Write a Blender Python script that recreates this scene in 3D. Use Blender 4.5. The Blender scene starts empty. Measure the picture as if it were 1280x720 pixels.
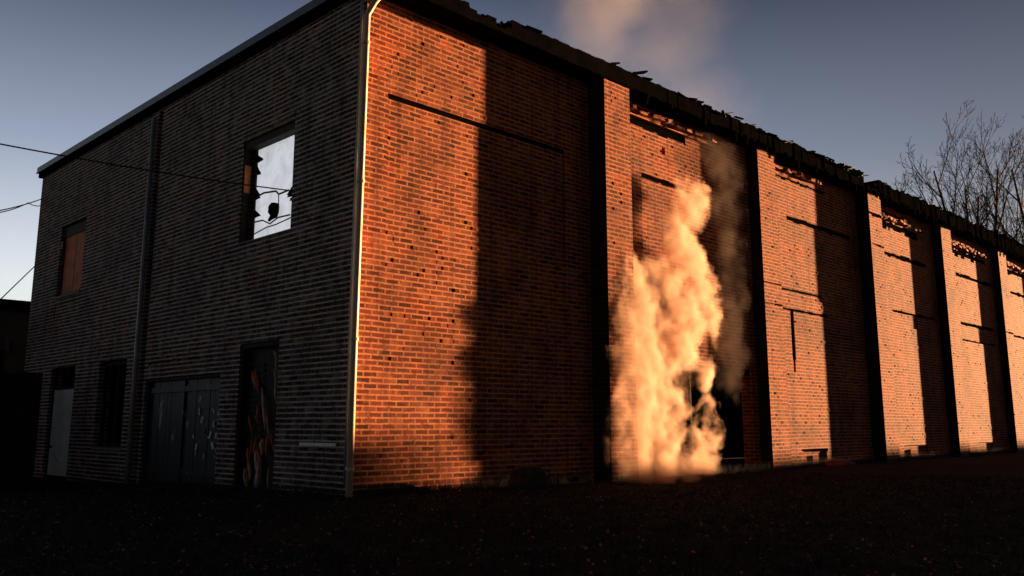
import bpy, math, random
from mathutils import Vector, Matrix, noise
R = math.radians
rnd = random.Random(11)
sc = bpy.context.scene
col = sc.collection

# ------------------------------------------------------------ helpers
class MB:
    """collects faces (with metre UVs) and links them as one mesh object"""
    def __init__(s): s.v=[]; s.f=[]; s.uv=[]
    def face(s, pts, uvs=None):
        n=len(s.v); s.v += [tuple(p) for p in pts]; s.f.append(tuple(range(n,n+len(pts))))
        s.uv += list(uvs) if uvs else [(p[0]+p[1],p[2]) for p in pts]
    def box(s, x0,x1,y0,y1,z0,z1, M=None, uvn=None):
        c=[(x0,y0,z0),(x1,y0,z0),(x1,y1,z0),(x0,y1,z0),(x0,y0,z1),(x1,y0,z1),(x1,y1,z1),(x0,y1,z1)]
        if M is not None: c=[tuple(M@Vector(p)) for p in c]
        for q in ((0,3,2,1),(4,5,6,7),(0,1,5,4),(1,2,6,5),(2,3,7,6),(3,0,4,7)):
            s.face([c[i] for i in q], [uvn]*4 if uvn else None)
    def tube(s, pts, rad, n=8, caps=True):
        pts=[Vector(p) for p in pts]
        if not hasattr(rad,'__len__'): rad=[rad]*len(pts)
        rings=[]
        a=None
        for i,p in enumerate(pts):
            d=(pts[min(i+1,len(pts)-1)]-pts[max(i-1,0)]).normalized()
            if a is None:
                a=d.orthogonal().normalized()
            else:
                a=(a-d*a.dot(d)); a=a.normalized() if a.length>1e-6 else d.orthogonal().normalized()
            b=d.cross(a)
            base=len(s.v)
            for k in range(n):
                t=2*math.pi*k/n
                s.v.append(tuple(p+(a*math.cos(t)+b*math.sin(t))*rad[i]))
            rings.append(base)
        for i in range(len(rings)-1):
            for k in range(n):
                k2=(k+1)%n
                s.f.append((rings[i]+k,rings[i]+k2,rings[i+1]+k2,rings[i+1]+k)); s.uv += [(k/n,i)]*4
        if caps:
            s.f.append(tuple(rings[0]+k for k in reversed(range(n)))); s.uv += [(0,0)]*n
            s.f.append(tuple(rings[-1]+k for k in range(n))); s.uv += [(0,0)]*n
    def build(s, name, m, parent=None, smooth=False, bevel=0):
        me=bpy.data.meshes.new(name); me.from_pydata(s.v,[],s.f)
        u=me.uv_layers.new(name='UVMap'); flat=[c for q in s.uv for c in q]
        u.data.foreach_set('uv', flat)
        me.materials.append(m)
        if smooth: me.polygons.foreach_set('use_smooth',[True]*len(me.polygons))
        me.validate(); me.update()
        o=bpy.data.objects.new(name,me); col.objects.link(o)
        if parent: o.parent=parent
        if bevel:
            b=o.modifiers.new('bevel','BEVEL'); b.width=bevel; b.segments=2; b.limit_method='ANGLE'
        return o

def tag(o, label=None, cat=None, group=None, kind=None):
    if label: o['label']=label
    if cat: o['category']=cat
    if group: o['group']=group
    if kind: o['kind']=kind
    return o
def empty(name, loc=(0,0,0)):
    o=bpy.data.objects.new(name,None); o.location=loc; o.empty_display_size=.3; col.objects.link(o); return o

# ------------------------------------------------------------ materials
class NT:
    def __init__(s, tree): s.t=tree; s.n=tree.nodes; s.l=tree.links
    def new(s, t, **k):
        n=s.n.new(t)
        for a,b in k.items():
            if a in n.bl_rna.properties: setattr(n,a,b)
            else: n.inputs[a].default_value=b
        return n
    def link(s,a,b): s.l.new(a,b)
    def math(s,op,a,b=None,c=None,clamp=False):
        n=s.n.new('ShaderNodeMath'); n.operation=op; n.use_clamp=clamp
        for i,q in enumerate((a,b,c)):
            if q is None: continue
            if isinstance(q,(int,float)): n.inputs[i].default_value=q
            else: s.link(q,n.inputs[i])
        return n.outputs[0]
    def mix(s,fac,a,b,mode='MIX'):
        n=s.n.new('ShaderNodeMix'); n.data_type='RGBA'; n.blend_type=mode; n.clamp_factor=True
        for sock,q in ((n.inputs[0],fac),(n.inputs[6],a),(n.inputs[7],b)):
            if isinstance(q,(int,float)): sock.default_value=q
            elif isinstance(q,(tuple,list)): sock.default_value=(*q,1) if len(q)==3 else q
            else: s.link(q,sock)
        return n.outputs[2]
    def ramp(s,fac,stops):
        n=s.n.new('ShaderNodeValToRGB'); e=n.color_ramp.elements
        while len(e)<len(stops): e.new(.5)
        for i,(p,c) in enumerate(stops):
            e[i].position=p; e[i].color=(c,c,c,1) if isinstance(c,(int,float)) else (*c,1)
        s.link(fac,n.inputs[0]); return n.outputs[0]
    def noise(s,vec,scale,detail=4,rough=.6,dist=0):
        n=s.n.new('ShaderNodeTexNoise'); n.inputs['Scale'].default_value=scale; n.inputs['Detail'].default_value=detail
        n.inputs['Roughness'].default_value=rough; n.inputs['Distortion'].default_value=dist
        if vec is not None: s.link(vec,n.inputs['Vector'])
        return n.outputs['Fac']

def mat(name):
    m=bpy.data.materials.new(name); m.use_nodes=True
    t=NT(m.node_tree); b=m.node_tree.nodes['Principled BSDF']
    return m,t,b
def plain(name,c,rough=.8,metal=0,var=.35,scale=6,bump=.2,c2=None,spec=.3):
    m,t,b=mat(name)
    g=t.new('ShaderNodeNewGeometry').outputs['Position']
    n=t.noise(g,scale,6,.65)
    c2=c2 or tuple(x*(1-var) for x in c)
    t.link(t.mix(t.ramp(n,[(.35,0),(.65,1)]),c2,c),b.inputs['Base Color'])
    b.inputs['Roughness'].default_value=rough; b.inputs['Metallic'].default_value=metal
    b.inputs['Specular IOR Level'].default_value=spec
    bp=t.new('ShaderNodeBump',Strength=bump,Distance=.02); t.link(t.noise(g,scale*6,4),bp.inputs['Height']); t.link(bp.outputs[0],b.inputs['Normal'])
    return m

BW,BH,MO=.33,.11,.019
def brick_mat(name, brickA, brickB, mortar, soot=.5, vj=.8):
    m,t,b=mat(name)
    uv=t.new('ShaderNodeUVMap',uv_map='UVMap').outputs[0]
    # uneven laying: warp the coordinates a little
    nz=t.new('ShaderNodeTexNoise',Scale=2.3,Detail=3.0); t.link(uv,nz.inputs['Vector'])
    sub=t.new('ShaderNodeVectorMath',operation='SUBTRACT'); t.link(nz.outputs['Color'],sub.inputs[0]); sub.inputs[1].default_value=(.5,.5,.5)
    scl=t.new('ShaderNodeVectorMath',operation='MULTIPLY'); t.link(sub.outputs[0],scl.inputs[0]); scl.inputs[1].default_value=(.05,.022,0)
    nz2=t.new('ShaderNodeTexNoise',Scale=21.0,Detail=3.0); t.link(uv,nz2.inputs['Vector'])
    sub2=t.new('ShaderNodeVectorMath',operation='SUBTRACT'); t.link(nz2.outputs['Color'],sub2.inputs[0]); sub2.inputs[1].default_value=(.5,.5,.5)
    scl2=t.new('ShaderNodeVectorMath',operation='MULTIPLY'); t.link(sub2.outputs[0],scl2.inputs[0]); scl2.inputs[1].default_value=(.03,.016,0)
    add=t.new('ShaderNodeVectorMath',operation='ADD'); t.link(uv,add.inputs[0]); t.link(scl.outputs[0],add.inputs[1])
    add2=t.new('ShaderNodeVectorMath',operation='ADD'); t.link(add.outputs[0],add2.inputs[0]); t.link(scl2.outputs[0],add2.inputs[1])
    br=t.new('ShaderNodeTexBrick',offset=.5,offset_frequency=2)
    for k,v in {'Scale':1.0,'Mortar Size':MO,'Mortar Smooth':.35,'Bias':0.0,'Brick Width':BW,'Row Height':BH}.items(): br.inputs[k].default_value=v
    br.inputs['Color1'].default_value=(0,0,0,1); br.inputs['Color2'].default_value=(1,1,1,1); br.inputs['Mortar'].default_value=(.5,.5,.5,1)
    t.link(add2.outputs[0],br.inputs['Vector'])
    pick=t.new('ShaderNodeSeparateColor'); t.link(br.outputs['Color'],pick.inputs[0]); pk=pick.outputs[0]
    bc=t.mix(pk,brickA,brickB)
    # odd burnt and pale bricks
    bc=t.mix(t.ramp(pk,[(0,.6),(.12,.5),(.2,0)]),bc,tuple(x*.4 for x in brickA))
    bc=t.mix(t.ramp(pk,[(.80,0),(.92,.4)]),bc,tuple(.55*x+.45*y for x,y in zip(brickB,mortar)))
    fine=t.noise(uv,48,5,.7); big=t.noise(uv,.55,6,.62,.4); mid=t.noise(uv,3.2,6,.65)
    bc=t.mix(.75,bc,t.ramp(fine,[(.25,.35),(.7,1.25)]),'MULTIPLY')
    mc=t.mix(.6,mortar,t.ramp(t.noise(uv,30,5,.7),[(.3,.45),(.7,1.2)]),'MULTIPLY')
    # joints smeared over, and joints worn away, in patches
    sv=t.new('ShaderNodeSeparateXYZ'); t.link(add2.outputs[0],sv.inputs[0])
    fr=t.math('FRACT',t.math('DIVIDE',sv.outputs[1],BH)); edge=t.math('ABSOLUTE',t.math('SUBTRACT',fr,.5))
    hor=t.new('ShaderNodeMapRange'); hor.clamp=True; t.link(edge,hor.inputs['Value']); hor.inputs['From Min'].default_value=.5-1.25*MO/BH; hor.inputs['From Max'].default_value=.5-.6*MO/BH
    f=t.math('MAXIMUM',t.math('MULTIPLY',br.outputs['Fac'],vj),hor.outputs[0])
    smear=t.ramp(mid,[(.50,0),(.68,.8)])
    worn=t.ramp(t.noise(uv,5.1,4,.6,.3),[(.32,.75),(.45,0)])
    f2=t.math('MULTIPLY',t.math('MAXIMUM',f,t.math('MULTIPLY',smear,fine)),t.math('SUBTRACT',1,worn),clamp=True)
    c=t.mix(f2,bc,mc)
    c=t.mix(soot,c,t.ramp(big,[(.36,(.30,.27,.26)),(.52,(1,.97,.95)),(.72,(1.15,1.0,.9))]),'MULTIPLY')
    patch=t.noise(uv,.9,3,.5,.8)
    c=t.mix(t.ramp(patch,[(.56,0),(.60,.5)]),c,t.mix(1,c,(1.25,.92,.62),'MULTIPLY'))
    st=t.new('ShaderNodeMapping'); st.inputs['Scale'].default_value=(3.2,.22,1); t.link(uv,st.inputs[0])
    c=t.mix(.7,c,t.ramp(t.noise(st.outputs[0],1.0,6,.65,.3),[(.34,.45),(.5,1)]),'MULTIPLY')
    t.link(c,b.inputs['Base Color']); b.inputs['Roughness'].default_value=.93; b.inputs['Specular IOR Level'].default_value=.15
    h=t.math('ADD',t.math('MULTIPLY',f2,.5),t.math('MULTIPLY',fine,.55))
    h=t.math('ADD',h,t.math('MULTIPLY',pk,.35))
    bp=t.new('ShaderNodeBump',Strength=.55,Distance=.012); t.link(h,bp.inputs['Height']); t.link(bp.outputs[0],b.inputs['Normal'])
    return m

M={}
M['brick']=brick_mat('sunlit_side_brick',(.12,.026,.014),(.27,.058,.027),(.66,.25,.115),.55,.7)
M['brick2']=brick_mat('gable_shade_brick',(.030,.019,.017),(.060,.033,.028),(.50,.42,.385),.5,.25)  # side-wall brick darkened and greyed, painting the gable's shade into its colour
M['roof']=plain('tarred_roofing',(.006,.0055,.0055),.95,var=.5,scale=2)
M['roof'].node_tree.nodes['Principled BSDF'].inputs['Specular IOR Level'].default_value=0
M['rust']=plain('rusty_sheet',(.05,.022,.013),.9,var=.6,scale=3)
M['coping']=plain('painted_coping',(.05,.07,.085),.5,.2,.4,3,.1)
M['pipe']=plain('cream_pipe',(.62,.50,.36),.5,0,.25,4,.1,c2=(.50,.36,.22))
M['pipe_grey']=plain('galvanised_pipe',(.34,.37,.37),.55,.3,.4,4,.1)
M['soil']=None
M['black']=plain('matt_black',(.006,.0055,.0055),.95,spec=0)
M['wood']=plain('dark_weathered_wood',(.040,.027,.020),.85,var=.6,scale=5)
M['palewood']=plain('torn_pale_lath',(.62,.40,.30),.8,var=.6,scale=6)
M['redboard']=plain('rust_red_board',(.62,.125,.030),.75,var=.55,scale=3)
M['amber']=plain('sunlit_jamb_orange',(.85,.27,.06),.6,var=.5,scale=6)
M['white']=plain('grubby_white_paint',(.80,.79,.76),.6,var=.25,scale=2)
M['cable']=plain('black_cable',(.02,.02,.02),.6,var=.1)
M['bark']=plain('bare_tree_bark',(.06,.046,.04),.9,var=.4,scale=8)
M['stone']=plain('dusty_stone',(.035,.028,.025),.95,var=.5,scale=5,bump=.5)
M['grass']=plain('dead_grass',(.022,.018,.011),.9,var=.6,scale=2)
M['leaf']=plain('fallen_leaves',(.50,.24,.14),.8,var=.7,scale=9)
M['brickbit']=plain('broken_brick',(.22,.075,.04),.95,var=.5,scale=9,bump=.5)
M['shed']=plain('shed_render',(.20,.11,.09),.9,var=.4,scale=.8)
M['fence']=plain('dark_fence_board',(.020,.018,.016),.9,var=.5,scale=3)
M['concrete']=plain('worn_concrete',(.20,.19,.18),.9,var=.3,scale=4)

M['brick3']=brick_mat('shade_return_brick',(.010,.007,.006),(.018,.011,.009),(.045,.034,.030),.6,.3)  # near-black copy of the brick that paints shade on buttress sides
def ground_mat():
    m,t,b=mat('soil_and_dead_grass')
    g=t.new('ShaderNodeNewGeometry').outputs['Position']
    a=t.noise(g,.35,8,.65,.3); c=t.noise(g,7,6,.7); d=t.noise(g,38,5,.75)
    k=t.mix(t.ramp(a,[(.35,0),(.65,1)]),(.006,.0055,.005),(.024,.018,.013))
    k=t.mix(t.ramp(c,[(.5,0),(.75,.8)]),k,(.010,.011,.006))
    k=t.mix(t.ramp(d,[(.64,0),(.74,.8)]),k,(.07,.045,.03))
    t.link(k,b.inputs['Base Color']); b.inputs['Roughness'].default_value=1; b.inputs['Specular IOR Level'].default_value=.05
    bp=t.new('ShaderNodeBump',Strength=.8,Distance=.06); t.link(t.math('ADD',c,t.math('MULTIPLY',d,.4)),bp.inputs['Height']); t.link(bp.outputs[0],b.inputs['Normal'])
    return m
M['soil']=ground_mat()

# ------------------------------------------------------------ ground
def smooth(a,b,x):
    t=max(0,min(1,(x-a)/(b-a))); return t*t*(3-2*t)
def gz(x,y):
    z=-.49*smooth(0,17,y)*(1-smooth(-.3,.6,x) if y>0 else 1)
    d=math.hypot((x-8.8)/2.6,(y+1.3)/1.1)
    z-=.24*(1-smooth(.45,1.15,d))
    far=smooth(2,40,math.hypot(x+4,y+4))
    if not(-.4<x<56 and -.2<y<22):
        z+=(noise.noise(Vector((x*.35,y*.35,3)))*.05+noise.noise(Vector((x*1.3,y*1.3,7)))*.03)*(1 if x<60 else 1)
    return z
def axis(lo,hi,c0,c1,step,grow=1.16):
    a=[]; x=c0
    while x<=c1: a.append(x); x+=step
    s=step; x=c1
    while x<hi: s*=grow; x+=s; a.append(x)
    s=step; x=c0
    while x>lo: s*=grow; x-=s; a.insert(0,x)
    return a
xs=axis(-1800,2400,-12,20,.24); ys=axis(-1800,2400,-12,12,.24)
gm=MB(); gm.v=[(x,y,gz(x,y)) for y in ys for x in xs]; nx=len(xs)
for j in range(len(ys)-1):
    for i in range(nx-1):
        q=(j*nx+i,j*nx+i+1,(j+1)*nx+i+1,(j+1)*nx+i); gm.f.append(q); gm.uv+=[(0,0)]*4
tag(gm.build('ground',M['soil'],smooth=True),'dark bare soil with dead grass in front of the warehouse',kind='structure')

# unseen earth banks, added out of view to shade yard, wall base and outbuilding
eb=MB()
def bank(path,hs_,wd):
    n=len(path); prof=((-1,0),(-.6,.45),(-.25,.93),(0,1),(.3,.9),(.65,.4),(1,0)); rows=[]
    for i,(x,y) in enumerate(path):
        a=Vector(path[max(i-1,0)]); b=Vector(path[min(i+1,n-1)]); d=(b-a).normalized(); nn=Vector((-d.y,d.x))
        h=hs_[i]+noise.noise(Vector((x*.3,y*.3,1)))*.15
        rows.append([(x+nn.x*wd*p,y+nn.y*wd*p,-.3+(h+.3)*q) for p,q in prof])
    for i in range(n-1):
        for k in range(len(prof)-1): eb.face([rows[i][k],rows[i+1][k],rows[i+1][k+1],rows[i][k+1]])
path=[(60,y) for y in range(-90,-12,3)]+[(60,-12),(60,-10),(60.2,-8.6)]
bank(path,[4.75]*(len(path)-1)+[4.4],5)
path=[(76,y) for y in range(12,70,4)]
bank(path,[5]+[12]*(len(path)-1),14)
path=[(60.5,-8.7)]+[(61+3*i,-9.0) for i in range(0,30)]
bank(path,[3.3]*5+[3.65]*(len(path)-5),4)
tag(eb.build('added_shade_bank',M['soil'],smooth=True),kind='structure')

# ------------------------------------------------------------ the warehouse
ware=empty('brick_warehouse',(0,0,0))
tag(ware,'long derelict brick warehouse with buttressed side, steaming doorway and ragged roof edge','warehouse')

def relief(u0,u1,z0,z1,rects,P,uvoff=0.0):
    """wall sheet with recesses. rects: (u0,u1,z0,z1,depth or None=hole). P(u,depth,z)->point"""
    us=sorted({u0,u1,*[r[0] for r in rects],*[r[1] for r in rects]}); us=[u for u in us if u0<=u<=u1]
    zs=sorted({z0,z1,*[r[2] for r in rects],*[r[3] for r in rects]}); zs=[z for z in zs if z0<=z<=z1]
    def dep(i,j):
        if i<0 or j<0 or i>=len(us)-1 or j>=len(zs)-1: return 0
        cu=(us[i]+us[i+1])/2; cz=(zs[j]+zs[j+1])/2; d=0
        for r in rects:
            if r[0]<cu<r[1] and r[2]<cz<r[3]: d=r[4]
        return d
    mb=MB(); T=.36
    for i in range(-1,len(us)-1):
        for j in range(-1,len(zs)-1):
            d=dep(i,j)
            if i>=0 and j>=0 and d is not None:
                a,b,c,e=us[i],us[i+1],zs[j],zs[j+1]
                mb.face([P(a,d,c),P(b,d,c),P(b,d,e),P(a,d,e)],[(a+uvoff,c),(b+uvoff,c),(b+uvoff,e),(a+uvoff,e)])
            if i+1<=len(us)-2 and j>=0:
                d2=dep(i+1,j)
                if i>=0 and d2!=d:
                    p=T if d is None else d; q=T if d2 is None else d2; u=us[i+1]
                    mb.face([P(u,p,zs[j]),P(u,q,zs[j]),P(u,q,zs[j+1]),P(u,p,zs[j+1])],[(u+p,zs[j]),(u+q,zs[j]),(u+q,zs[j+1]),(u+p,zs[j+1])])
            if j+1<=len(zs)-2 and i>=0:
                d2=dep(i,j+1)
                if j>=0 and d2!=d:
                    p=T if d is None else d; q=T if d2 is None else d2; z=zs[j+1]
                    mb.face([P(us[i],p,z),P(us[i+1],p,z),P(us[i+1],q,z),P(us[i],q,z)],[(us[i],z+p),(us[i+1],z+p),(us[i+1],z+q),(us[i],z+q)])
    return mb,dep,us,zs

SLOTS=[]
def ragged_slot(u0,u1,z,h,d,jit=.04,step=.33):
    """a slot of dropped bricks with an uneven edge"""
    out=[]; u=u0
    while u<u1-.01:
        v=min(u1,u+step*rnd.choice((.5,1,1,1.5)))
        out.append((u,v,z-rnd.choice((0,0,.5,1))*jit,z+h+rnd.choice((0,0,0,.5,1))*jit,d)); u=v
    if d>.12: SLOTS.append(out)
    return out
def proud(mb,P,rects_at,u0,u1,z0,z1,frac,lo=.003,hi=.012,uvoff=0.0):
    """single bricks standing out of the face"""
    r0=int(z0/BH)+1; r1=int(z1/BH)-1
    for r in range(r0,r1):
        off=BW/2 if r%2 else 0
        n=int(u0/BW)+1
        while (n+1)*BW+off<u1:
            if rnd.random()<frac*.36*(1.6 if noise.noise(Vector((n*.05,r*.05,2)))>.05 else .6):
                a=n*BW+off+MO-.003; b=(n+1)*BW+off-MO+.003; c=r*BH+MO-.003; e=(r+1)*BH-MO+.003
                ok,d=rects_at(a,b,c,e)
                if ok:
                    k=d-rnd.uniform(lo,hi); t=rnd.uniform(-.004,.004); k2=k+t
                    f=[P(a,k,c),P(b,k2,c),P(b,k2,e),P(a,k,e)]; g=[P(a,d+.005,c),P(b,d+.005,c),P(b,d+.005,e),P(a,d+.005,e)]
                    uvs=[(a+uvoff,c),(b+uvoff,c),(b+uvoff,e),(a+uvoff,e)]
                    mb.face(f,uvs)
                    for i in range(4):
                        j=(i+1)%4; mb.face([g[i],g[j],f[j],f[i]],[uvs[i],uvs[j],uvs[j],uvs[i]])
            n+=1
def rect_at(rects):
    def q(a,b,c,e):
        d=0
        for r in rects:
            if a<r[1] and b>r[0] and c<r[3] and e>r[2]:
                inside=a>=r[0] and b<=r[1] and c>=r[2] and e<=r[3]
                if r[4] is None or r[4]>.08: return False,0
                if not inside: return False,0
                d=r[4]
        return True,d
    return q

# --- long side wall (X runs along it, faces -Y)
LEN=54.6
BUT=[(6.98,8.02,.55),(14.85,15.95,.40),(22.85,24.0,.50),(30.62,31.8,.40),(38.55,39.75,.36),(46.5,47.7,.45),(53.6,54.6,.45)]
PY=lambda u,d,z:(u,d,z)
rr=[(.6,6.05,.55,7.93,.03),(5.99,6.05,5.4,7.93,.1)]+[(.58,6.04,7.93,8.04,.4)]
# second bay
rr+=[(9.2,14.85,5.6,8.0,.035)]
SLOTS.append([(.58,6.04,7.93,8.04,.4)])
rr+=ragged_slot(8.02,11.4,9.42,.24,.45,.05)
rr+=[(8.02,12.9,9.67,9.86,-.05)]
rr+=ragged_slot(9.2,11.25,7.99,.10,.4,.03)
rr+=[(10.2,10.36,8.86,9.06,.3),(10.1,10.2,8.9,8.96,.2)]
rr+=[(8.02,14.85,5.56,5.60,.10)]
rr+=[(8.35,14.5,-.6,2.97,None)]
# third bay
rr+=[(17.3,22.85,5.5,8.15,.03)]+ragged_slot(17.3,22.2,8.14,.13,.4,.03)
rr+=ragged_slot(15.95,19.6,5.68,.06,.2,.02)+ragged_slot(16.0,19.9,5.02,.06,.2,.02)
rr+=[(17.18,17.42,3.4,5.02,.3),(17.22,17.36,3.0,3.4,.12)]
rr+=ragged_slot(16.4,20.2,9.55,.06,.15,.05)
rr+=[(17.5,19.2,-.2,.42,.07),(17.45,19.3,.42,.52,.2),(18.2,18.6,.0,.3,.02)]
# fourth
rr+=ragged_slot(24.0,28.9,9.22,.2,.4,.12)+ragged_slot(25.2,29.6,8.02,.13,.4,.05)
rr+=ragged_slot(25.6,30.2,5.75,.08,.25,.03)+[(25.7,28.1,5.2,5.75,.03)]
rr+=[(25.7,28.2,-.2,.5,.09),(26.4,26.8,0,.35,.02)]
rr+=ragged_slot(24.6,27.6,9.72,.1,.2,.1)
# fifth
rr+=ragged_slot(31.8,37.6,9.15,.2,.4,.12)+ragged_slot(33.2,38.2,8.1,.14,.4,.05)
rr+=ragged_slot(33.3,38.0,5.85,.12,.35,.02)+ragged_slot(33.5,38.0,5.1,.07,.2,.02)+[(33.35,33.5,5.1,5.85,.2),(33.5,38.0,5.17,5.85,.05)]
rr+=[(34.0,36.2,-.2,.5,.09)]
# sixth
rr+=ragged_slot(41.2,46.2,8.1,.14,.4,.05)+ragged_slot(40.6,45.5,5.8,.1,.3,.03)+ragged_slot(39.75,45,9.2,.2,.4,.12)
mb,dep,us,zs=relief(0,LEN,-.8,10.12,rr,PY)
ra=rect_at(rr)
for (a,b) in ((0,6.98),(8.02,14.85),(15.95,22.85),(24.0,30.6),(31.8,38.5),(39.8,46.5)):
    proud(mb,PY,ra,a,b,-.2,10.1,.26 if a<20 else .34)
wall=mb.build('wall',M['brick'],ware)
SLOTS.append([(17.18,17.42,3.4,5.02,.3)])
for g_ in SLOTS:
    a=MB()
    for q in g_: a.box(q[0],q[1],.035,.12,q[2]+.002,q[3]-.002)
    a.build('slot_shade_bar',M['black'],ware)  # black bars painting the shade inside each slot

for (a,b,p) in BUT:
    mb=MB()
    top=10.12
    PF=lambda u,d,z,p=p:(u,-p+d,z)
    br=[]
    if a==14.85: br=ragged_slot(14.85,15.95,5.66,.05,.06,.02)+ragged_slot(14.85,15.95,5.0,.05,.06,.02)
    if a==22.85: br=ragged_slot(22.85,24.0,9.18,.12,.1,.05)+ragged_slot(22.95,24.0,8.0,.06,.06,.03)
    if a==38.55: br=ragged_slot(38.55,39.75,5.8,.08,.08,.03)
    m1,_,_,_=relief(a,b,-.8,top,br,PF)
    proud(m1,PF,rect_at(br),a,b,-.2,10.05,.3)
    # sides
    m2=MB()
    for u,s in ((a,-1),(b,1)):
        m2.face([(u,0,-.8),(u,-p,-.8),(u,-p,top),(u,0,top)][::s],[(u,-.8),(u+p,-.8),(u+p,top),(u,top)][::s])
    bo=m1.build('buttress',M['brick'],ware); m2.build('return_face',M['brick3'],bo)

# --- gable wall (Y runs along it, faces -X)
GX=lambda u,d,z:(d,u,z)
gr=[(2.62,4.95,5.5,7.98,None),(15.1,17.35,5.48,7.86,None),(10.95,12.95,.68,3.12,None),(14.9,17.05,-.9,3.1,None),
    (5.42,9.62,-.9,2.5,None),(2.85,4.55,-.9,3.1,None),(9.74,10.0,-.9,10.05,.2),
    (15.1,17.35,4.75,5.2,.03),(2.62,4.95,8.04,8.15,-.02)]
gr+=ragged_slot(5.6,9.5,2.85,.08,.06,.03)
gb,dep,us,zs=relief(0,19.9,-1.0,10.12,gr,GX,uvoff=.09)
proud(gb,GX,rect_at(gr),0.1,19.9,-.3,10.1,.22,uvoff=.09)
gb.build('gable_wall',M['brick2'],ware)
# inner skins, back wall and far end so the inside is dark and closed
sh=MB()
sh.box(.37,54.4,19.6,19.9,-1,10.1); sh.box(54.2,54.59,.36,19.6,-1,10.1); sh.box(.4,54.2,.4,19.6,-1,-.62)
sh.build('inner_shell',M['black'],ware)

# --- roof
rf=MB()
def roof_section(x0,x1,ztop,raise_=0):
    rf.box(x0,x1,-.02,20.0,10.125,ztop-.06)
roof_section(.16,22.2,10.42); roof_section(22.203,30.3,10.44); roof_section(30.303,54.7,10.50)
roof=rf.build('roof',M['roof'],ware)
# ragged eave overhanging the long wall
ev=MB()
x=-.10
while x<54.7:
    w=rnd.uniform(.12,.34); 
    rough=.25 if x<11 else (.7 if x<22 else 1)
    zt=10.45+.0062*x+rnd.uniform(-.015,.02)*(1+3*rough*(x>11))
    if 2.2<x<3.45: zt-=rnd.choice((.14,.24,.30,.10,.2))
    elif 1.7<x<=2.2: zt-=rnd.uniform(.02,.12)
    if 20.2<x<=22.0: zt+=.05
    if 22.0<x<23.1: zt-=.38
    elif 23<=x<23.6: zt-=.10
    if 30.1<x<30.7: zt-=.05
    yo=-.60-.0004*x+(0 if x<9 else rnd.uniform(-.03,.02)*rough)
    zb=10.06+rnd.uniform(-.01,.01)+(rnd.uniform(-.06,.12)*rough if x>8 else 0)
    x1=min(x+w,54.7)
    ev.box(x,x1,yo,-.022,zb,zt)
    if rnd.random()<.10+.45*rough*(x>8):      # loose boards and torn felt
        L=rnd.uniform(.15,.5); Mx=Matrix.Translation((x,yo+.04,zt))@Matrix.Rotation(rnd.uniform(-.5,.5),4,'Z')@Matrix.Rotation(rnd.uniform(-.35,.25),4,'Y')
        ev.box(0,L,-.06,.12,-.02,.02,Mx)
    if rnd.random()<.35*rough*(x>8):           # hanging scraps
        L=rnd.uniform(.08,.32); Mx=Matrix.Translation((x,yo+.02,zb+.02))@Matrix.Rotation(rnd.uniform(-.3,.3),4,'Y')
        ev.box(0,rnd.uniform(.03,.12),-.012,.012,-L,0,Mx)
    x=x1
for i in range(46):                            # crumbled edge and weeds at the broken notch
    px=rnd.uniform(1.5,3.9); s=rnd.uniform(.02,.055); Mx=Matrix.Translation((px,-.58+rnd.uniform(-.04,.3),10.16+rnd.uniform(-.02,.2)+(.1 if px>3.3 or px<2.2 else 0)))@Matrix.Rotation(rnd.uniform(0,3),4,(1,.4,.7))
    ev.box(-s,s,-s,s,-s*.7,s*.7,Mx)
ev.build('eave',M['roof'],ware)
tn=MB()
for i in range(16):                            # torn sheets sticking out at the stepped end
    px=rnd.uniform(20.4,22.35); Mx=Matrix.Translation((px,-.62+rnd.uniform(-.12,.1),10.52+rnd.uniform(-.12,.06)))@Matrix.Rotation(rnd.uniform(-.7,.4),4,'Z')@Matrix.Rotation(rnd.uniform(-.5,.5),4,'Y')
    tn=MB(); tn.box(-.18,.22,-.05,.05,-.012,.012,Mx); tn.build('torn_sheet',M['rust'],roof)
for i in range(26):
    px=rnd.choice((rnd.uniform(12,22),rnd.uniform(16,22),rnd.uniform(24,45))); Mx=Matrix.Translation((px,-.6+rnd.uniform(-.1,.1),10.42+.0062*px+rnd.uniform(-.02,.07)))@Matrix.Rotation(rnd.uniform(-.7,.4),4,'Z')@Matrix.Rotation(rnd.uniform(-.4,.4),4,'Y')
    tn=MB(); tn.box(-.12,.2,-.04,.05,-.012,.012,Mx); tn.build('torn_sheet',M['rust'],roof)
# collapsed corbel scraps under the eave (catch the sun)
cb=MB()
for (a,b,zc) in ((8.1,12.9,9.83),(16.0,19.6,9.85),(24.1,28.9,9.62),(31.9,37.4,9.6),(40,45,9.6)):
    x=a
    while x<b:
        w=rnd.uniform(.12,.34)
        if rnd.random()<.8:
            zz=zc+rnd.uniform(-.14,.05)*(1 if a>20 else .35)
            Mx=Matrix.Translation((x,-.03,zz))@Matrix.Rotation(rnd.uniform(-.15,.15),4,'Y')@Matrix.Rotation(rnd.uniform(-.12,.12),4,'Z')
            cb=MB(); cb.box(0,w,-.09-rnd.uniform(0,.07),.02,-.045,.045,Mx); cb.build('corbel_brick',M['brick'],wall)
        x+=w+.02

# --- gable coping
cp=MB()
y=-.62
while y<20.05:
    y1=min(y+2.4,20.1); cp.box(-.16,.155,y,y1-.006,10.285,10.50); cp.box(-.19,-.155,y,y1-.008,10.27,10.31); y=y1
cp.build('coping',M['coping'],ware,bevel=.012)
a=MB(); a.box(-.10,.155,-.6,20.08,10.125,10.283); a.build('barge_board',M['roof'],ware)

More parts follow.
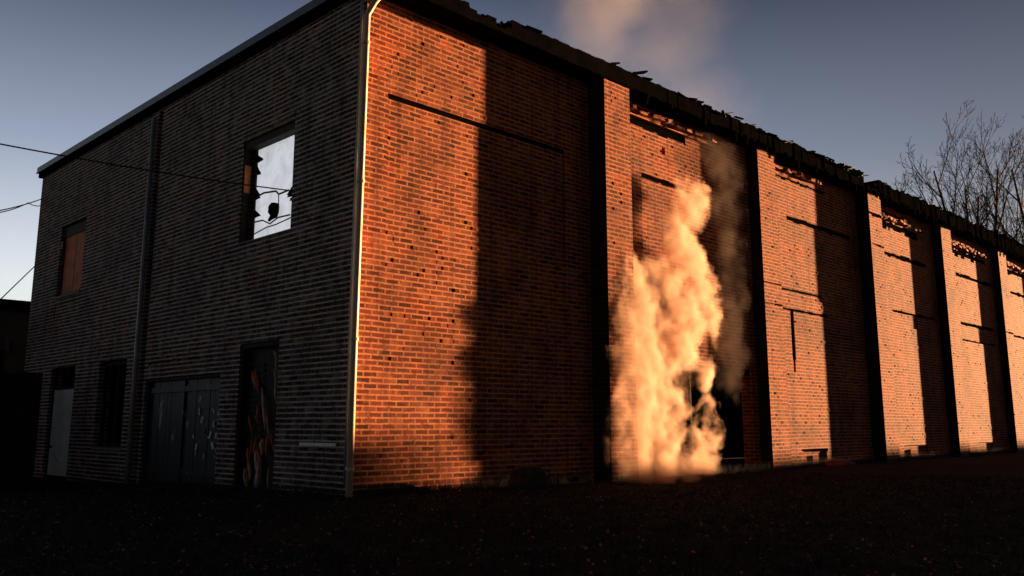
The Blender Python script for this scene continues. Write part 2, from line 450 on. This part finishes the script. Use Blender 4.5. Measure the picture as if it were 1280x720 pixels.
# --- pipes
def pipe(pts,r,m,brk,name='drainpipe'):
    a=MB(); a.tube(pts,r,14); o=a.build(name,m,ware,smooth=True)
    for p in brk:
        k=MB(); k.tube([(p[0],p[1],p[2]-.03),(p[0],p[1],p[2]+.03)],r*1.28,14); k.build('pipe_collar',m,o)
    return o
pipe([(-.14,-.10,-.02),(-.13,-.10,3),(-.10,-.10,6),(-.07,-.10,9.5),(.02,-.22,9.78),(.13,-.48,10.05)],.066,M['pipe'],[(-.13,-.10,2.9),(-.10,-.10,6.0),(-.078,-.10,8.9),(-.138,-.10,.5)])
pipe([(-.10,.10,.2),(-.09,.10,3),(-.08,.10,6),(-.06,.10,9.9)],.030,M['pipe_grey'],[(-.085,.10,4.2),(-.075,.10,7.5)],'conduit')
pipe([(-.09,10.12,-.2),(-.09,10.12,3),(-.09,10.12,9.9)],.065,M['pipe_grey'],[(-.09,10.12,2.8),(-.09,10.12,5.8),(-.09,10.12,8.6)])
a=MB(); a.box(-.03,.0,.55,1.85,.89,.95); a.build('wall_ledge',M['white'],ware)

# --- bright upper window
def glow_pane():
    m,t,b=mat('glowing_dirty_pane')
    g=t.new('ShaderNodeNewGeometry').outputs['Position']
    n=t.ramp(t.noise(g,1.7,6,.7,.6),[(.33,.72),(.6,1)]); n2=t.ramp(t.noise(g,7,5,.7),[(.26,.35),(.36,1)])
    c=t.mix(1,t.mix(1,(.80,.82,.88),n,'MULTIPLY'),n2,'MULTIPLY')
    t.link(c,b.inputs['Base Color']); t.link(c,b.inputs['Emission Color']); b.inputs['Emission Strength'].default_value=.115  # emission stands in for bright sky seen through the opening
    b.inputs['Roughness'].default_value=.5
    return m
M['pane']=glow_pane()
wi=MB(); 
for (a,b,c,d) in ((2.62,2.70,5.5,7.98),(4.70,4.80,5.5,7.98),(2.70,4.70,5.5,5.58),(2.70,4.70,7.80,7.98)):
    wi.box(.24,.32,a,b,c,d)
win=wi.build('window',M['wood'],ware)
a=MB(); a.box(.275,.285,2.70,4.70,5.58,7.80); pane=a.build('pane',M['pane'],win); pane['label']='glowing dirty pane standing in for bright sky beyond'
def muntins(pts,r=.018):
    a=MB(); a.tube(pts,r,6); a.build('broken_muntin',M['wood'],win)
muntins([(.255,4.72,6.62),(.25,4.3,6.66),(.25,3.75,6.60),(.25,3.62,6.50),(.255,3.2,6.52)],.022)
muntins([(.255,4.72,6.02),(.25,4.3,6.0),(.25,3.95,5.86),(.25,3.6,5.95),(.255,3.1,5.93)])
muntins([(.255,4.72,5.72),(.25,4.1,5.80),(.25,3.7,5.80),(.255,3.0,5.86)],.014)
muntins([(.25,3.62,6.5),(.25,3.6,6.2),(.25,3.66,5.95)],.012)
for i in range(6):
    a=MB(); y0=rnd.choice((3.05,3.1,3.0,3.02,3.08,4.6)); z0=rnd.uniform(5.7,7.5); L=rnd.uniform(.06,.2)*(1 if y0>4 else 1)
    sgn=-1 if y0>4 else 1
    a.face([(.262,y0-sgn*.1,z0),(.262,y0+sgn*L,z0+rnd.uniform(-.05,.1)),(.262,y0-sgn*.1,z0+rnd.uniform(.12,.3))]); a.face([(.268,y0-sgn*.1,z0),(.268,y0+sgn*L,z0+.02),(.268,y0-sgn*.1,z0+.2)]); a.build('glass_shard',M['black'],win)
a=MB()
a.tube([(.22,3.72,6.0),(.22,3.72,6.08),(.22,3.71,6.22),(.22,3.70,6.30)],[.09,.15,.15,.10],4)
a.tube([(.22,3.95,5.93),(.22,3.85,5.98),(.22,3.72,6.02)],[.03,.05,.08],8); a.build('hanging_rag',M['black'],win,smooth=True)
a=MB()
for i in range(5):
    z=5.55+i*.47; a.box(.04,.22,4.925-rnd.uniform(.0,.02),4.947,z,z+.45)
a.build('jamb_board',M['wood'],win)
a=MB(); a.box(.05,.215,4.89,4.92,6.75,7.42); a.build('jamb_sun_patch',M['amber'],win)  # orange patch painting sunlight on the upper jamb
# board across the upper part of the reveal
a=MB(); a.box(.05,.23,2.66,4.9,7.80,7.97); a.build('lintel',M['wood'],win)

# --- boarded upper far window
wi=MB()
for (a,b,c,d) in ((15.1,15.18,5.48,7.86),(17.25,17.35,5.48,7.86),(15.18,17.25,5.48,5.56),(15.18,17.25,7.5,7.86)):
    wi.box(.10,.2,a,b,c,d)
w2=wi.build('window',M['wood'],ware)
a=MB()
for i in range(4): a.box(.13+rnd.uniform(-.01,.01),.16,15.18+i*.52,15.69+i*.52,5.56,7.5)
o=a.build('board',M['redboard'],w2); o['label']='rust red boarding'
a=MB(); a.box(-.05,.10,15.05,17.4,5.40,5.478); a.build('sill',M['concrete'],w2)
a=MB(); a.tube([(.02,17.25,7.1),(.0,17.2,7.3),(.03,17.2,7.35)],.025,8); a.build('hinge',M['white'],w2)

# --- tall dark window opening
wi=MB()
for (a,b,c,d) in ((10.95,11.03,.68,3.12),(12.87,12.95,.68,3.12),(11.03,12.87,.68,.76),(11.03,12.87,3.0,3.12),(11.9,11.96,.76,3.0)):
    wi.box(.16,.24,a,b,c,d)
w3=wi.build('window',M['fence'],ware)
a=MB(); a.box(-.04,.15,10.9,13.0,.60,.678); a.build('sill',M['concrete'],w3)

# --- white door
d=MB(); d.box(.12,.17,14.98,16.97,-.5,2.4)
door=d.build('door',M['white'],ware,bevel=.01); door['label']='plain off-white door below a dark transom'
a=MB()
a.box(.10,.2,14.9,14.975,-.6,3.1); a.box(.10,.2,16.975,17.05,-.6,3.1); a.box(.10,.2,14.975,16.975,2.41,2.5)
a.build('door_frame',M['fence'],door)
a=MB(); a.tube([(.12,16.8,.62),(.06,16.8,.62),(.05,16.68,.60)],.02,8); a.tube([(.118,16.8,.62),(.105,16.8,.62)],.05,12); a.build('handle',M['black'],door,smooth=True)
a=MB(); a.tube([(.115,16.6,.45),(.114,16.2,.2),(.115,15.9,.12)],.008,5); a.build('scratch_bar',M['cable'],door)

# --- garage door of dark boards with flaking paint
def flaky():
    m,t,b=mat('flaking_dark_paint')
    g=t.new('ShaderNodeNewGeometry').outputs['Position']
    s=t.new('ShaderNodeMapping'); s.inputs['Scale'].default_value=(1,1.6,.5); t.link(g,s.inputs[0])
    n=t.noise(s.outputs[0],2.2,8,.72,.5)
    t.link(t.mix(t.ramp(n,[(.62,0),(.66,1)]),t.mix(t.noise(g,5,5),(.008,.008,.007),(.018,.017,.016)),(.34,.33,.31)),b.inputs['Base Color'])
    b.inputs['Roughness'].default_value=.6
    bp=t.new('ShaderNodeBump',Strength=.4,Distance=.02); t.link(n,bp.inputs['Height']); t.link(bp.outputs[0],b.inputs['Normal'])
    return m
M['flaky']=flaky()
g=MB(); y=5.5
while y<9.52:
    w=.235; g.box(.16+rnd.uniform(-.008,.008),.20,y,y+w-.012,-.5+rnd.uniform(0,.06),2.42); y+=w
gd=g.build('barn_door',M['flaky'],ware)
a=MB(); a.box(.205,.23,5.43,9.6,-.6,2.49); a.build('backing',M['black'],gd)  # added behind the boards to close the bright gap between them
a=MB()
for z in (0.1,2.12): a.box(.12,.155,5.55,7.48,z,z+.14); a.box(.12,.155,7.56,9.5,z,z+.14)
a.box(.11,.158,7.49,7.55,-.45,2.4)
a.build('ledge_board',M['flaky'],gd)
a=MB(); a.box(.06,.25,5.43,5.5,-.5,2.5); a.box(.06,.25,9.53,9.62,-.5,2.5); a.box(.06,.25,5.5,9.53,2.425,2.5); a.build('frame',M['wood'],gd)
a=MB(); a.tube([(.11,7.75,.9),(.05,7.75,.95),(.05,7.75,1.2),(.11,7.75,1.25)],.015,6)
a.build('handle',M['pipe_grey'],gd)
# paint flakes/torn paper curling off near the right edge
fl=MB()
for i in range(26):
    yy=5.62+abs(rnd.gauss(0,.22)); zz=rnd.uniform(.5,1.7); s=rnd.uniform(.015,.05)
    if i>17: yy=rnd.uniform(6.1,7.2); zz=rnd.uniform(.6,2.2)
    Mx=Matrix.Translation((.14,yy,zz))@Matrix.Rotation(rnd.uniform(-.6,.6),4,'X')@Matrix.Rotation(rnd.uniform(-.5,.5),4,'Z')
    fl=MB(); fl.box(-.004,.004,-s*.6,s*.6,-s*1.8,s*1.8,Mx); fl.build('paint_flake',M['white'],gd)

# --- doorway with collapsed, splintered infill
dw=MB(); dw.box(.22,.27,2.9,4.5,-.4,3.05)
dd=dw.build('doorway_infill',M['wood'],ware)
a=MB(); a.box(.04,.3,2.85,2.93,-.4,3.1); a.box(.04,.3,4.47,4.55,-.4,3.1); a.box(.04,.3,2.93,4.47,3.0,3.1); a.build('frame',M['fence'],dd)
a=MB()
def splinter(mb,p,q,w,th=.012):
    p=Vector(p); q=Vector(q); mb.tube([p,p.lerp(q,.35)+Vector((rnd.uniform(-.03,.02),rnd.uniform(-.03,.03),0)),p.lerp(q,.7)+Vector((rnd.uniform(-.03,.02),rnd.uniform(-.03,.03),0)),q],[w*.4,w,w*.8,w*.2],5)
for p,q,w in (((.14,3.3,2.9),(.12,3.05,2.35),.035),((.14,3.25,2.5),(.10,3.0,1.7),.03),((.15,3.75,2.1),(.10,3.45,1.2),.045),((.15,3.6,1.7),(.12,3.3,1.0),.03),
    ((.12,3.55,1.0),(.08,3.5,.65),.06),((.12,3.7,.55),(.06,3.5,-.2),.07),((.12,3.75,.3),(.05,3.65,-.25),.05),((.12,3.85,.75),(.08,3.65,.25),.05),
    ((.12,3.25,.4),(.1,3.2,-.25),.03),((.15,4.2,.6),(.1,4.0,.1),.04),((.15,4.35,.35),(.1,4.1,-.15),.04)):
    a=MB(); splinter(a,p,q,w); a.build('splintered_lath',M['palewood'],dd)
for i in range(14):
    y0=rnd.uniform(3.0,4.35); z0=rnd.uniform(-.2,2.6); a=MB(); splinter(a,(.16,y0,z0+.4),(.11,y0-rnd.uniform(.05,.3),z0),rnd.uniform(.02,.05)); a.build('broken_board',M['redboard'],dd)
a=MB(); z=.9
while z<2.7: a.box(.19,.217,3.75,4.46,z,z+.07); z+=.13
a.build('slat',M['wood'],dd)

# --- big doorway in the second bay: head beam and a pole in the steam
a=MB(); a.box(8.36,14.49,.05,.30,2.79,2.968); a.build('door_lintel',M['wood'],ware)
a=MB(); a.tube([(11.35,.12,-.3),(11.32,.12,1.5),(11.3,.12,2.79)],.05,10); a.build('door_post',M['rust'],ware,smooth=True)

# ------------------------------------------------------------ smoke
def smoke_mat(name, blobs, dens, colr, warp=.45, wscale=1.1, fine=3.2, edge=.35, aniso=.0, carve=.5, ys=1.0):
    """density from soft balls joined by MAX, eaten away by noise"""
    m=bpy.data.materials.new(name); m.use_nodes=True; t=NT(m.node_tree); t.n.clear()
    out=t.new('ShaderNodeOutputMaterial'); pv=t.new('ShaderNodeVolumePrincipled'); t.link(pv.outputs[0],out.inputs['Volume'])
    g=t.new('ShaderNodeNewGeometry').outputs['Position']
    nz=t.new('ShaderNodeTexNoise',Scale=wscale,Detail=3.5,Roughness=.6); t.link(g,nz.inputs['Vector'])
    sub=t.new('ShaderNodeVectorMath',operation='SUBTRACT'); t.link(nz.outputs['Color'],sub.inputs[0]); sub.inputs[1].default_value=(.5,.5,.5)
    sc_=t.new('ShaderNodeVectorMath',operation='SCALE'); t.link(sub.outputs[0],sc_.inputs[0]); sc_.inputs['Scale'].default_value=warp*2
    ky=t.new('ShaderNodeVectorMath',operation='MULTIPLY'); t.link(sc_.outputs[0],ky.inputs[0]); ky.inputs[1].default_value=(1,1/ys,1)
    ad=t.new('ShaderNodeVectorMath',operation='ADD'); t.link(g,ad.inputs[0]); t.link(ky.outputs[0],ad.inputs[1])
    fl_=t.new('ShaderNodeVectorMath',operation='MULTIPLY'); t.link(ad.outputs[0],fl_.inputs[0]); fl_.inputs[1].default_value=(1,ys,1); P=fl_.outputs[0]
    acc=None
    for (c,r,w) in blobs:
        d=t.new('ShaderNodeVectorMath',operation='DISTANCE'); t.link(P,d.inputs[0]); d.inputs[1].default_value=(c[0],c[1]*ys,c[2])
        v=t.math('MULTIPLY_ADD',d.outputs['Value'],-abs(w)/r,abs(w))     # w*(1-d/r)
        if w>0: acc=v if acc is None else t.math('MAXIMUM',acc,v)
        else: acc=t.math('SUBTRACT',acc,t.math('MAXIMUM',v,0))
    n2=t.noise(g,fine,5,.62)
    v=t.math('SUBTRACT',acc,t.math('MULTIPLY',n2,carve))
    mr=t.new('ShaderNodeMapRange'); mr.clamp=True; mr.interpolation_type='SMOOTHSTEP'
    t.link(v,mr.inputs['Value']); mr.inputs['From Min'].default_value=-carve*.5; mr.inputs['From Max'].default_value=-carve*.5+edge
    mr.inputs['To Min'].default_value=0; mr.inputs['To Max'].default_value=dens
    t.link(mr.outputs[0],pv.inputs['Density'])
    pv.inputs['Color'].default_value=(*colr,1); pv.inputs['Anisotropy'].default_value=aniso
    return m
def hull(name, blobs, m, grow, ys=1.0):
    """closed lumpy skin round the puffs, fused from spheres"""
    import bmesh
    bm=bmesh.new()
    for (c,r,w) in blobs:
        if w<0: continue
        bmesh.ops.create_icosphere(bm,subdivisions=3,radius=r*grow,matrix=Matrix.Translation(c)@Matrix.Diagonal((1,1/ys,1,1)))
    me=bpy.data.meshes.new(name); bm.to_mesh(me); bm.free()
    o=bpy.data.objects.new(name,me); col.objects.link(o)
    r=o.modifiers.new('fuse','REMESH'); r.mode='VOXEL'; r.voxel_size=.12 if grow<2 and len(blobs)>12 else .3
    dg=bpy.context.evaluated_depsgraph_get(); dg.update()
    me2=bpy.data.meshes.new_from_object(o.evaluated_get(dg)); o.modifiers.clear(); o.data=me2; me2.name=name
    me2.materials.clear(); me2.materials.append(m)
    return o
SB="""7.78 -0.72 0.14 0.66 1.0;9.34 -0.55 0.04 0.73 0.95;11.03 -0.4 0.01 0.69 0.9;7.89 -0.72 1.03 0.70 1.0;9.64 -0.55 0.95 0.70 0.75;11.29 -0.4 0.89 0.61 0.7;7.99 -0.72 1.9 0.71 1.0;10.09 -0.4 1.84 0.59 0.65;11.64 -0.4 1.87 0.49 0.6;8.09 -0.72 2.79 0.76 1.1;10.16 -0.4 3.01 0.82 1.1;11.53 -0.4 2.64 0.49 0.85;8.07 -0.72 3.79 0.72 1.1;10.23 -0.4 4.1 0.91 1.15;11.74 -0.4 4.33 0.54 0.9;8.05 -0.72 4.8 0.61 0.95;9.68 -0.55 4.79 0.77 1.0;11.3 -0.4 4.98 0.63 0.95;10.45 -0.4 5.89 0.71 1.0;11.18 -0.4 5.65 0.54 1.0;10.38 -0.4 6.67 0.58 0.9;10.81 -0.4 7.27 0.56 0.95;11.31 -0.4 7.64 0.46 0.95;9.1 -.48 4.84 0.63 1.0;9.06 -.48 3.89 0.71 1.1;9.01 -.48 2.95 0.70 1.1;8.96 -.48 1.92 0.70 1.0;8.91 -.48 0.96 0.65 0.95;8.73 -.48 0.04 0.60 0.9"""
blobs=[]
for s in SB.split(';'):
    x,y,z,r,w=map(float,s.split()); blobs.append(((x,-.48 if x<8.5 else -.37,z+.05),r*1.5,w*(1.75 if x<8.5 else 1)))
for s in "10.5 2.45 0.62;11.3 1.5 0.50;9.7 1.25 0.36;12.1 2.1 0.55;10.5 .7 .30;11.3 3.2 .35;9.3 4.55 .18".split(';'):
    x,z,r=map(float,s.split()); blobs.append(((x,-.45,z),r*1.4,-1.25))
for c_,r_ in (((7.9,-.62,.12),.6),((8.9,-.78,.02),.7),((10.0,-.75,.0),.6),((10.9,-.66,-.05),.6)): blobs.append((c_,r_,.85))
thin=[]
tp=[tuple(map(float,q.split())) for q in "13.0 9.5 .62;13.6 8.5 .7;13.2 7.3 .66;13.7 6.1 .6;13.6 5.1 .6;13.0 4.2 .6;13.4 3.2 .6;13.2 2.2 .55".split(';')]
for (x0,z0,r0),(x1,z1,r1) in zip(tp,tp[1:]):
    for k in (0,.5): thin.append(((x0+(x1-x0)*k,-.10,z0+(z1-z0)*k),(r0+(r1-r0)*k)*1.9,1))
YS=4.0
m=smoke_mat('steam_plume',blobs,4.6,(.70,.49,.37),warp=.52,wscale=1.15,fine=2.5,edge=.75,carve=1.15,aniso=.35,ys=YS)
o=hull('smoke_plume',blobs,m,1.28,YS); tag(o,'thick billowing plume of steam glowing in the sun before the big doorway','smoke',kind='stuff')
m=smoke_mat('thin_smoke',thin,.55,(.42,.34,.30),warp=.9,wscale=.6,fine=1.5,edge=.8,carve=1.9,ys=4.0)
o=hull('smoke_wisp',thin,m,1.0,4.0); tag(o,'thin brown smoke drifting up the shaded wall right of the thick plume','smoke',kind='stuff')
high=[]
for s in "14.3 14.0 1.5 1.2;14.6 15.5 1.6 1.5;15.2 17.0 1.7 1.5;16.0 18.5 1.8 1.2;12.8 17.5 1.7 .6;17.0 15.8 2.0 .7;19.0 16.2 2.2 .7;20.4 14.8 2.0 .7;22.2 15.0 2.0 .7;23.6 13.6 1.7 .7;20.8 18.6 2.4 .55;18.0 20.0 2.6 .6;15.6 20.6 2.4 .8;17.2 13.2 1.8 .6;19.4 13.4 1.7 .6".split(';'):
    x,z,r,w=map(float,s.split()); high.append(((x,6.0,z),r*1.25,w))
m=smoke_mat('high_haze_smoke',high,.05,(.90,.88,.84),warp=1.6,wscale=.30,fine=.8,edge=1.0,carve=.5)
o=hull('smoke_cloud',high,m,1.35); tag(o,'faint tan cloud of smoke drifting in the sky above the roof','smoke',kind='stuff')

# ------------------------------------------------------------ trees
def tree(name,loc,seed,h,label,forks=3,spread=1.0,group=None):
    r=random.Random(seed); root=empty(name,loc); tag(root,label,'tree',group)
    tr=MB(); cr=MB()
    def limb(mb,p,d,L,rad,lvl,n):
        pts=[p]; rr_=[rad]; cur=p.copy(); dd_=d.copy(); w=.035+.014*lvl
        for i in range(n):
            dd_=(dd_+Vector((r.uniform(-1,1),r.uniform(-1,1),r.uniform(-.6,.8)))*w+Vector((0,0,.05))).normalized()
            cur=cur+dd_*L/n; pts.append(cur.copy()); rr_.append(max(rad*(1-.72*(i+1)/n),.012))
        mb.tube(pts,rr_,7 if lvl<2 else (5 if lvl<3 else 3),caps=False)
        return pts,rr_
    def grow(p,d,L,rad,lvl):
        n=(7,7,6,5,3)[lvl]; pts,rr_=limb(cr,p,d,L,rad,lvl,n)
        if lvl>=4: return
        nb=(8,6,5,3)[lvl]
        for k in range(nb):
            t=.18+.80*(k+r.random())/nb; i=min(n-1,int(t*n)); q=pts[i].lerp(pts[i+1],t*n-i)
            base=(pts[i+1]-pts[i]).normalized(); side=base.orthogonal().normalized(); side.rotate(Matrix.Rotation(k*2.4+r.uniform(-.5,.5),3,base))
            ang=R(r.uniform(24,44)); nd=(base*math.cos(ang)+side*math.sin(ang)).normalized()
            grow(q,nd,L*r.uniform(.36,.56)*(1.15-.5*t),max(rr_[i]*.55,.017),lvl+1)
    pts,rr_=limb(tr,Vector((0,0,0)),Vector((0,0,1)),h*.26,h*.015,0,6)
    for k in range(forks):
        a_=k*6.283/forks+r.uniform(-.4,.4); tilt=R(r.uniform(10,30))*spread
        d=Vector((math.cos(a_)*math.sin(tilt),math.sin(a_)*math.sin(tilt),math.cos(tilt)))
        grow(pts[-1-(k%2)],d,h*r.uniform(.60,.74),h*.0105,0)
    tr.build('trunk',M['bark'],root,smooth=True); cr.build('crown',M['bark'],root,smooth=True)
    return root
tree('bare_tree',(62.2,8.6,0),21,21.5,'left of the two bare winter trees fanning out behind the warehouse roof',5,.95)
tree('bare_tree',(70.2,5.0,0),12,24,'right of the two bare winter trees behind the roof, cut by the right edge',5,.85)

# ------------------------------------------------------------ left background
sh=empty('brick_outbuilding',(2,29,-.6)); tag(sh,'low dark flat-roofed outbuilding beyond the left end of the warehouse','building')
a=MB(); a.box(-12,3.5,.2,9,0,6.9); a.build('wall',M['shed'],sh)
a=MB(); a.box(-12.2,3.7,0,9.2,6.905,7.35); a.build('roof',M['roof'],sh)
a=MB()
for z0 in (3.2,):
    a.box(-1.3,-.2,.1,.195,z0,z0+1.9)
wn=a.build('window',M['black'],sh)
a=MB(); a.box(-.16,-.02,.05,.19,5.0,5.7); a.build('sill',M['concrete'],wn)
fn=empty('board_fence',(-1,17.2,-.5)); tag(fn,'tall dark board fence running left from the warehouse corner','fence')
a=MB(); x=-16.0
while x<.6:
    a.box(x,x+.19,0,.03,0,3.45+rnd.uniform(-.03,.03)); x+=.2
a.build('board',M['fence'],fn)
x=-15.5
while x<.7:
    a=MB(); a.box(x,x+.1,.035,.135,-.1,3.6); a.build('post',M['fence'],fn); x+=2.4
a=MB(); a.box(-16,.6,.032,.10,.5,.6); a.box(-16,.6,.032,.10,2.9,3.0); a.build('rail',M['fence'],fn)

# ------------------------------------------------------------ wires
def cable(pts,r,label,sag=0,n=14):
    a=MB(); P=[]
    for i in range(len(pts)-1):
        p,q=Vector(pts[i]),Vector(pts[i+1])
        for k in range(n):
            t=k/n; c=p.lerp(q,t); c.z-=sag*4*t*(1-t); P.append(c)
    P.append(Vector(pts[-1])); a.tube(P,r,6); o=a.build('overhead_cable',M['cable'],smooth=True); tag(o,label,'cable')
def ext(a,b,k):  # carry the line on past the frame
    a=Vector(a); b=Vector(b); return tuple(a+(a-b)*k)
A=(-5.54,3.41,6.32)
cable([ext(A,(-.02,2.69,6.36),1.6),A,(-.02,2.69,6.36)],.014,'black cable slung across the gable wall to the bright window',.05)
A=(-2.5,15.02,7.62)
cable([ext(A,(-.02,19.8,9.3),5),A,(-.02,19.8,9.3)],.018,'upper of two paired cables meeting the far top of the gable',.03)
cable([ext((-2.6,15.0,7.52),(-.02,19.75,9.05),5),(-2.6,15.0,7.52),(-.9,18.1,8.7),(-.02,19.75,9.05)],.016,'lower of two paired cables meeting the far top of the gable',.05)
A=(-2.27,14.96,4.93)
cable([ext(A,(-.02,19.7,6.86),5),A,(-.02,19.7,6.86)],.018,'single low cable slanting up to the far edge of the gable')

# ------------------------------------------------------------ ground clutter
def rock(name,loc,s,label,cat,m,seed,group=None):
    import bmesh
    bm=bmesh.new(); bmesh.ops.create_icosphere(bm,subdivisions=4,radius=1)
    for v in bm.verts:
        n=noise.noise(v.co*1.3+Vector((seed,0,0)))*.35+noise.noise(v.co*4+Vector((0,seed,0)))*.12+noise.noise(v.co*11)*.04
        v.co=Vector((v.co.x*s[0],v.co.y*s[1],v.co.z*s[2]))*(1+n)
    me=bpy.data.meshes.new(name); bm.to_mesh(me); bm.free(); me.materials.append(m)
    o=bpy.data.objects.new(name,me); o.location=loc; col.objects.link(o); me.polygons.foreach_set('use_smooth',[True]*len(me.polygons))
    tag(o,label,cat,group)
rock('boulder',(3.95,-.75,.1),(.50,.35,.36),'rounded dark boulder at the foot of the shaded first bay','boulder',M['stone'],2)
rock('rubble_lump',(18.6,-.7,.02),(.75,.35,.16),'low heap of brick rubble below the broken patch in the third bay','rubble',M['brickbit'],9)
a=MB(); a.box(-1.6,-.5,5.3,7.6,-.36,-.20); tag(a.build('door_slab',M['concrete'],bevel=.02),'pale worn concrete slab before the dark barn door','slab')

def scatter(name,m,n,label,fn,kind_):
    mb=MB()
    for i in range(n): fn(mb)
    tag(mb.build(name,m),label,kind_,kind='stuff')
def spot():
    while True:
        # within the view wedge, denser near the camera
        dist=rnd.uniform(4,26)**1.0; ang=R(45)+rnd.uniform(-R(33),R(33)); x=-9.84+math.cos(ang)*dist; y=-14.07+math.sin(ang)*dist
        if x>-.3 and y>-.15: continue
        if math.hypot((x-8.8)/2.0,(y+1.2)/1.0)<1: continue
        return x,y
def blade(mb):
    x,y=spot(); z=gz(x,y)-.01
    for k in range(6):
        h=rnd.uniform(.02,.08); a=rnd.uniform(0,6.28); w=rnd.uniform(.004,.009); dx,dy=math.cos(a)*h*rnd.uniform(.2,.9),math.sin(a)*h*rnd.uniform(.2,.9)
        ox,oy=x+rnd.gauss(0,.05),y+rnd.gauss(0,.05)
        p=Vector((ox,oy,z)); s=Vector((-math.sin(a),math.cos(a),0))*w
        mb.face([p-s,p+s,p+Vector((dx*.5,dy*.5,h*.7))+s*.7,p+Vector((dx*.5,dy*.5,h*.7))-s*.7]); mb.face([p+Vector((dx*.5,dy*.5,h*.7))-s*.7,p+Vector((dx*.5,dy*.5,h*.7))+s*.7,p+Vector((dx,dy,h))])
scatter('grass',M['grass'],6500,'short dead grass tufts over the dark ground',blade,'grass')
def wallgrass(mb):
    if rnd.random()<.75: x=rnd.uniform(.1,40); y=-abs(rnd.gauss(.05,.25))-(.6 if any(a-.1<x<b+.1 for a,b,_ in BUT) else 0)
    else: y=rnd.uniform(0,19); x=-abs(rnd.gauss(.05,.3))-.03
    z=gz(x,y)-.01
    for k in range(7):
        h=rnd.uniform(.08,.34)*rnd.uniform(.6,1); a=rnd.uniform(0,6.28); w=.006; dx,dy=math.cos(a)*h*.5,math.sin(a)*h*.3
        p=Vector((x+rnd.gauss(0,.06),min(y+rnd.gauss(0,.03),-.02) if x>0 else y,z)); s=Vector((w,0,0)) if x>0 else Vector((0,w,0))
        mb.face([p-s,p+s,p+Vector((dx,dy-abs(dy),h))])
scatter('weeds',M['grass'],2200,'ragged dry weeds along the foot of the walls',wallgrass,'weeds')
def leaf(mb):
    x,y=spot(); z=gz(x,y)+.012; s=rnd.uniform(.010,.030)
    Mx=Matrix.Translation((x,y,z))@Matrix.Rotation(rnd.uniform(0,6.28),4,'Z')@Matrix.Rotation(rnd.uniform(-.7,.7),4,'X')@Matrix.Rotation(rnd.uniform(-.7,.7),4,'Y')
    mb.face([Mx@Vector(p) for p in ((-s,0,0),(0,-s*.6,.3*s),(s*1.1,0,0),(0,s*.6,.3*s))])
scatter('fallen_leaves',M['leaf'],4200,'scattered fallen leaves and chips on the dark ground',leaf,'leaf litter')
def peb(mb):
    x,y=spot(); s=rnd.uniform(.006,.02); Mx=Matrix.Translation((x,y,gz(x,y)+s*.3))@Matrix.Rotation(rnd.uniform(0,6.28),4,(rnd.random(),rnd.random(),1))
    mb.box(-s,s,-s*.7,s*.7,-s*.5,s*.5,Mx)
scatter('gravel',M['stone'],2600,'loose stones and brick chips over the ground',peb,'gravel')

# ------------------------------------------------------------ light, sky, camera
AZ=R(8.4); EL=R(3.2)
sd=Vector((math.cos(EL)*math.cos(AZ),-math.cos(EL)*math.sin(AZ),math.sin(EL)))
L=bpy.data.lights.new('sun','SUN'); L.energy=5; L.angle=R(.6); L.color=(1,.54,.25)
lo=bpy.data.objects.new('sun',L); col.objects.link(lo); lo.rotation_euler=sd.to_track_quat('Z','Y').to_euler()
w=bpy.data.worlds.new('World'); sc.world=w; w.use_nodes=True
t=NT(w.node_tree); bg=w.node_tree.nodes['Background']
sk=t.new('ShaderNodeTexSky',sky_type='NISHITA',sun_disc=False,sun_elevation=EL,sun_rotation=math.pi/2+AZ,air_density=1.0,dust_density=.3,ozone_density=2.5)
hs=t.new('ShaderNodeHueSaturation',Saturation=.32,Value=1.0); t.link(sk.outputs[0],hs.inputs['Color'])
tc=t.new('ShaderNodeTexCoord'); sp=t.new('ShaderNodeSeparateXYZ'); t.link(tc.outputs['Generated'],sp.inputs[0])
k=t.ramp(sp.outputs[2],[(0,(1.05,.95,.90)),(.14,(.92,.86,.86)),(.28,(.45,.465,.55)),(.47,(.095,.11,.165)),(1,(.06,.06,.08))])
c=t.mix(1,hs.outputs[0],k,'MULTIPLY')
dt=t.new('ShaderNodeVectorMath',operation='DOT_PRODUCT'); t.link(tc.outputs['Generated'],dt.inputs[0]); dt.inputs[1].default_value=tuple(sd)
c=t.mix(1,c,t.ramp(t.math('MULTIPLY_ADD',dt.outputs['Value'],.5,.5),[(.0,1),(.72,1),(.86,.5),(1,.16)]),'MULTIPLY')
d2=t.new('ShaderNodeVectorMath',operation='DOT_PRODUCT'); t.link(tc.outputs['Generated'],d2.inputs[0]); d2.inputs[1].default_value=(.68,.73,0)
c=t.mix(1,c,t.ramp(t.math('MULTIPLY_ADD',d2.outputs['Value'],.5,.5),[(.0,.11),(.35,.17),(.5,.62),(.72,1),(1,1)]),'MULTIPLY')
t.link(c,bg.inputs['Color']); bg.inputs['Strength'].default_value=.12

cam=bpy.data.cameras.new('camera'); co=bpy.data.objects.new('camera',cam); col.objects.link(co); sc.camera=co
co.location=(-9.838,-14.069,1.3)
yaw=R(45.0765); pit=R(10.3107)
fw=Vector((math.cos(yaw)*math.cos(pit),math.sin(yaw)*math.cos(pit),math.sin(pit)))
co.rotation_euler=fw.to_track_quat('-Z','Y').to_euler()
cam.sensor_width=36; cam.lens=31.074; cam.shift_y=-.0234375; cam.clip_start=.1; cam.clip_end=6000
sc.view_settings.view_transform='Standard'; sc.view_settings.look='None'; sc.view_settings.exposure=2.55; sc.view_settings.gamma=1
sc.view_settings.use_curve_mapping=False
sc.render.engine='CYCLES'
cy=sc.cycles; cy.max_bounces=8; cy.volume_bounces=3; cy.volume_step_rate=.5; cy.volume_max_steps=256; cy.use_denoising=True
cy.sample_clamp_indirect=6
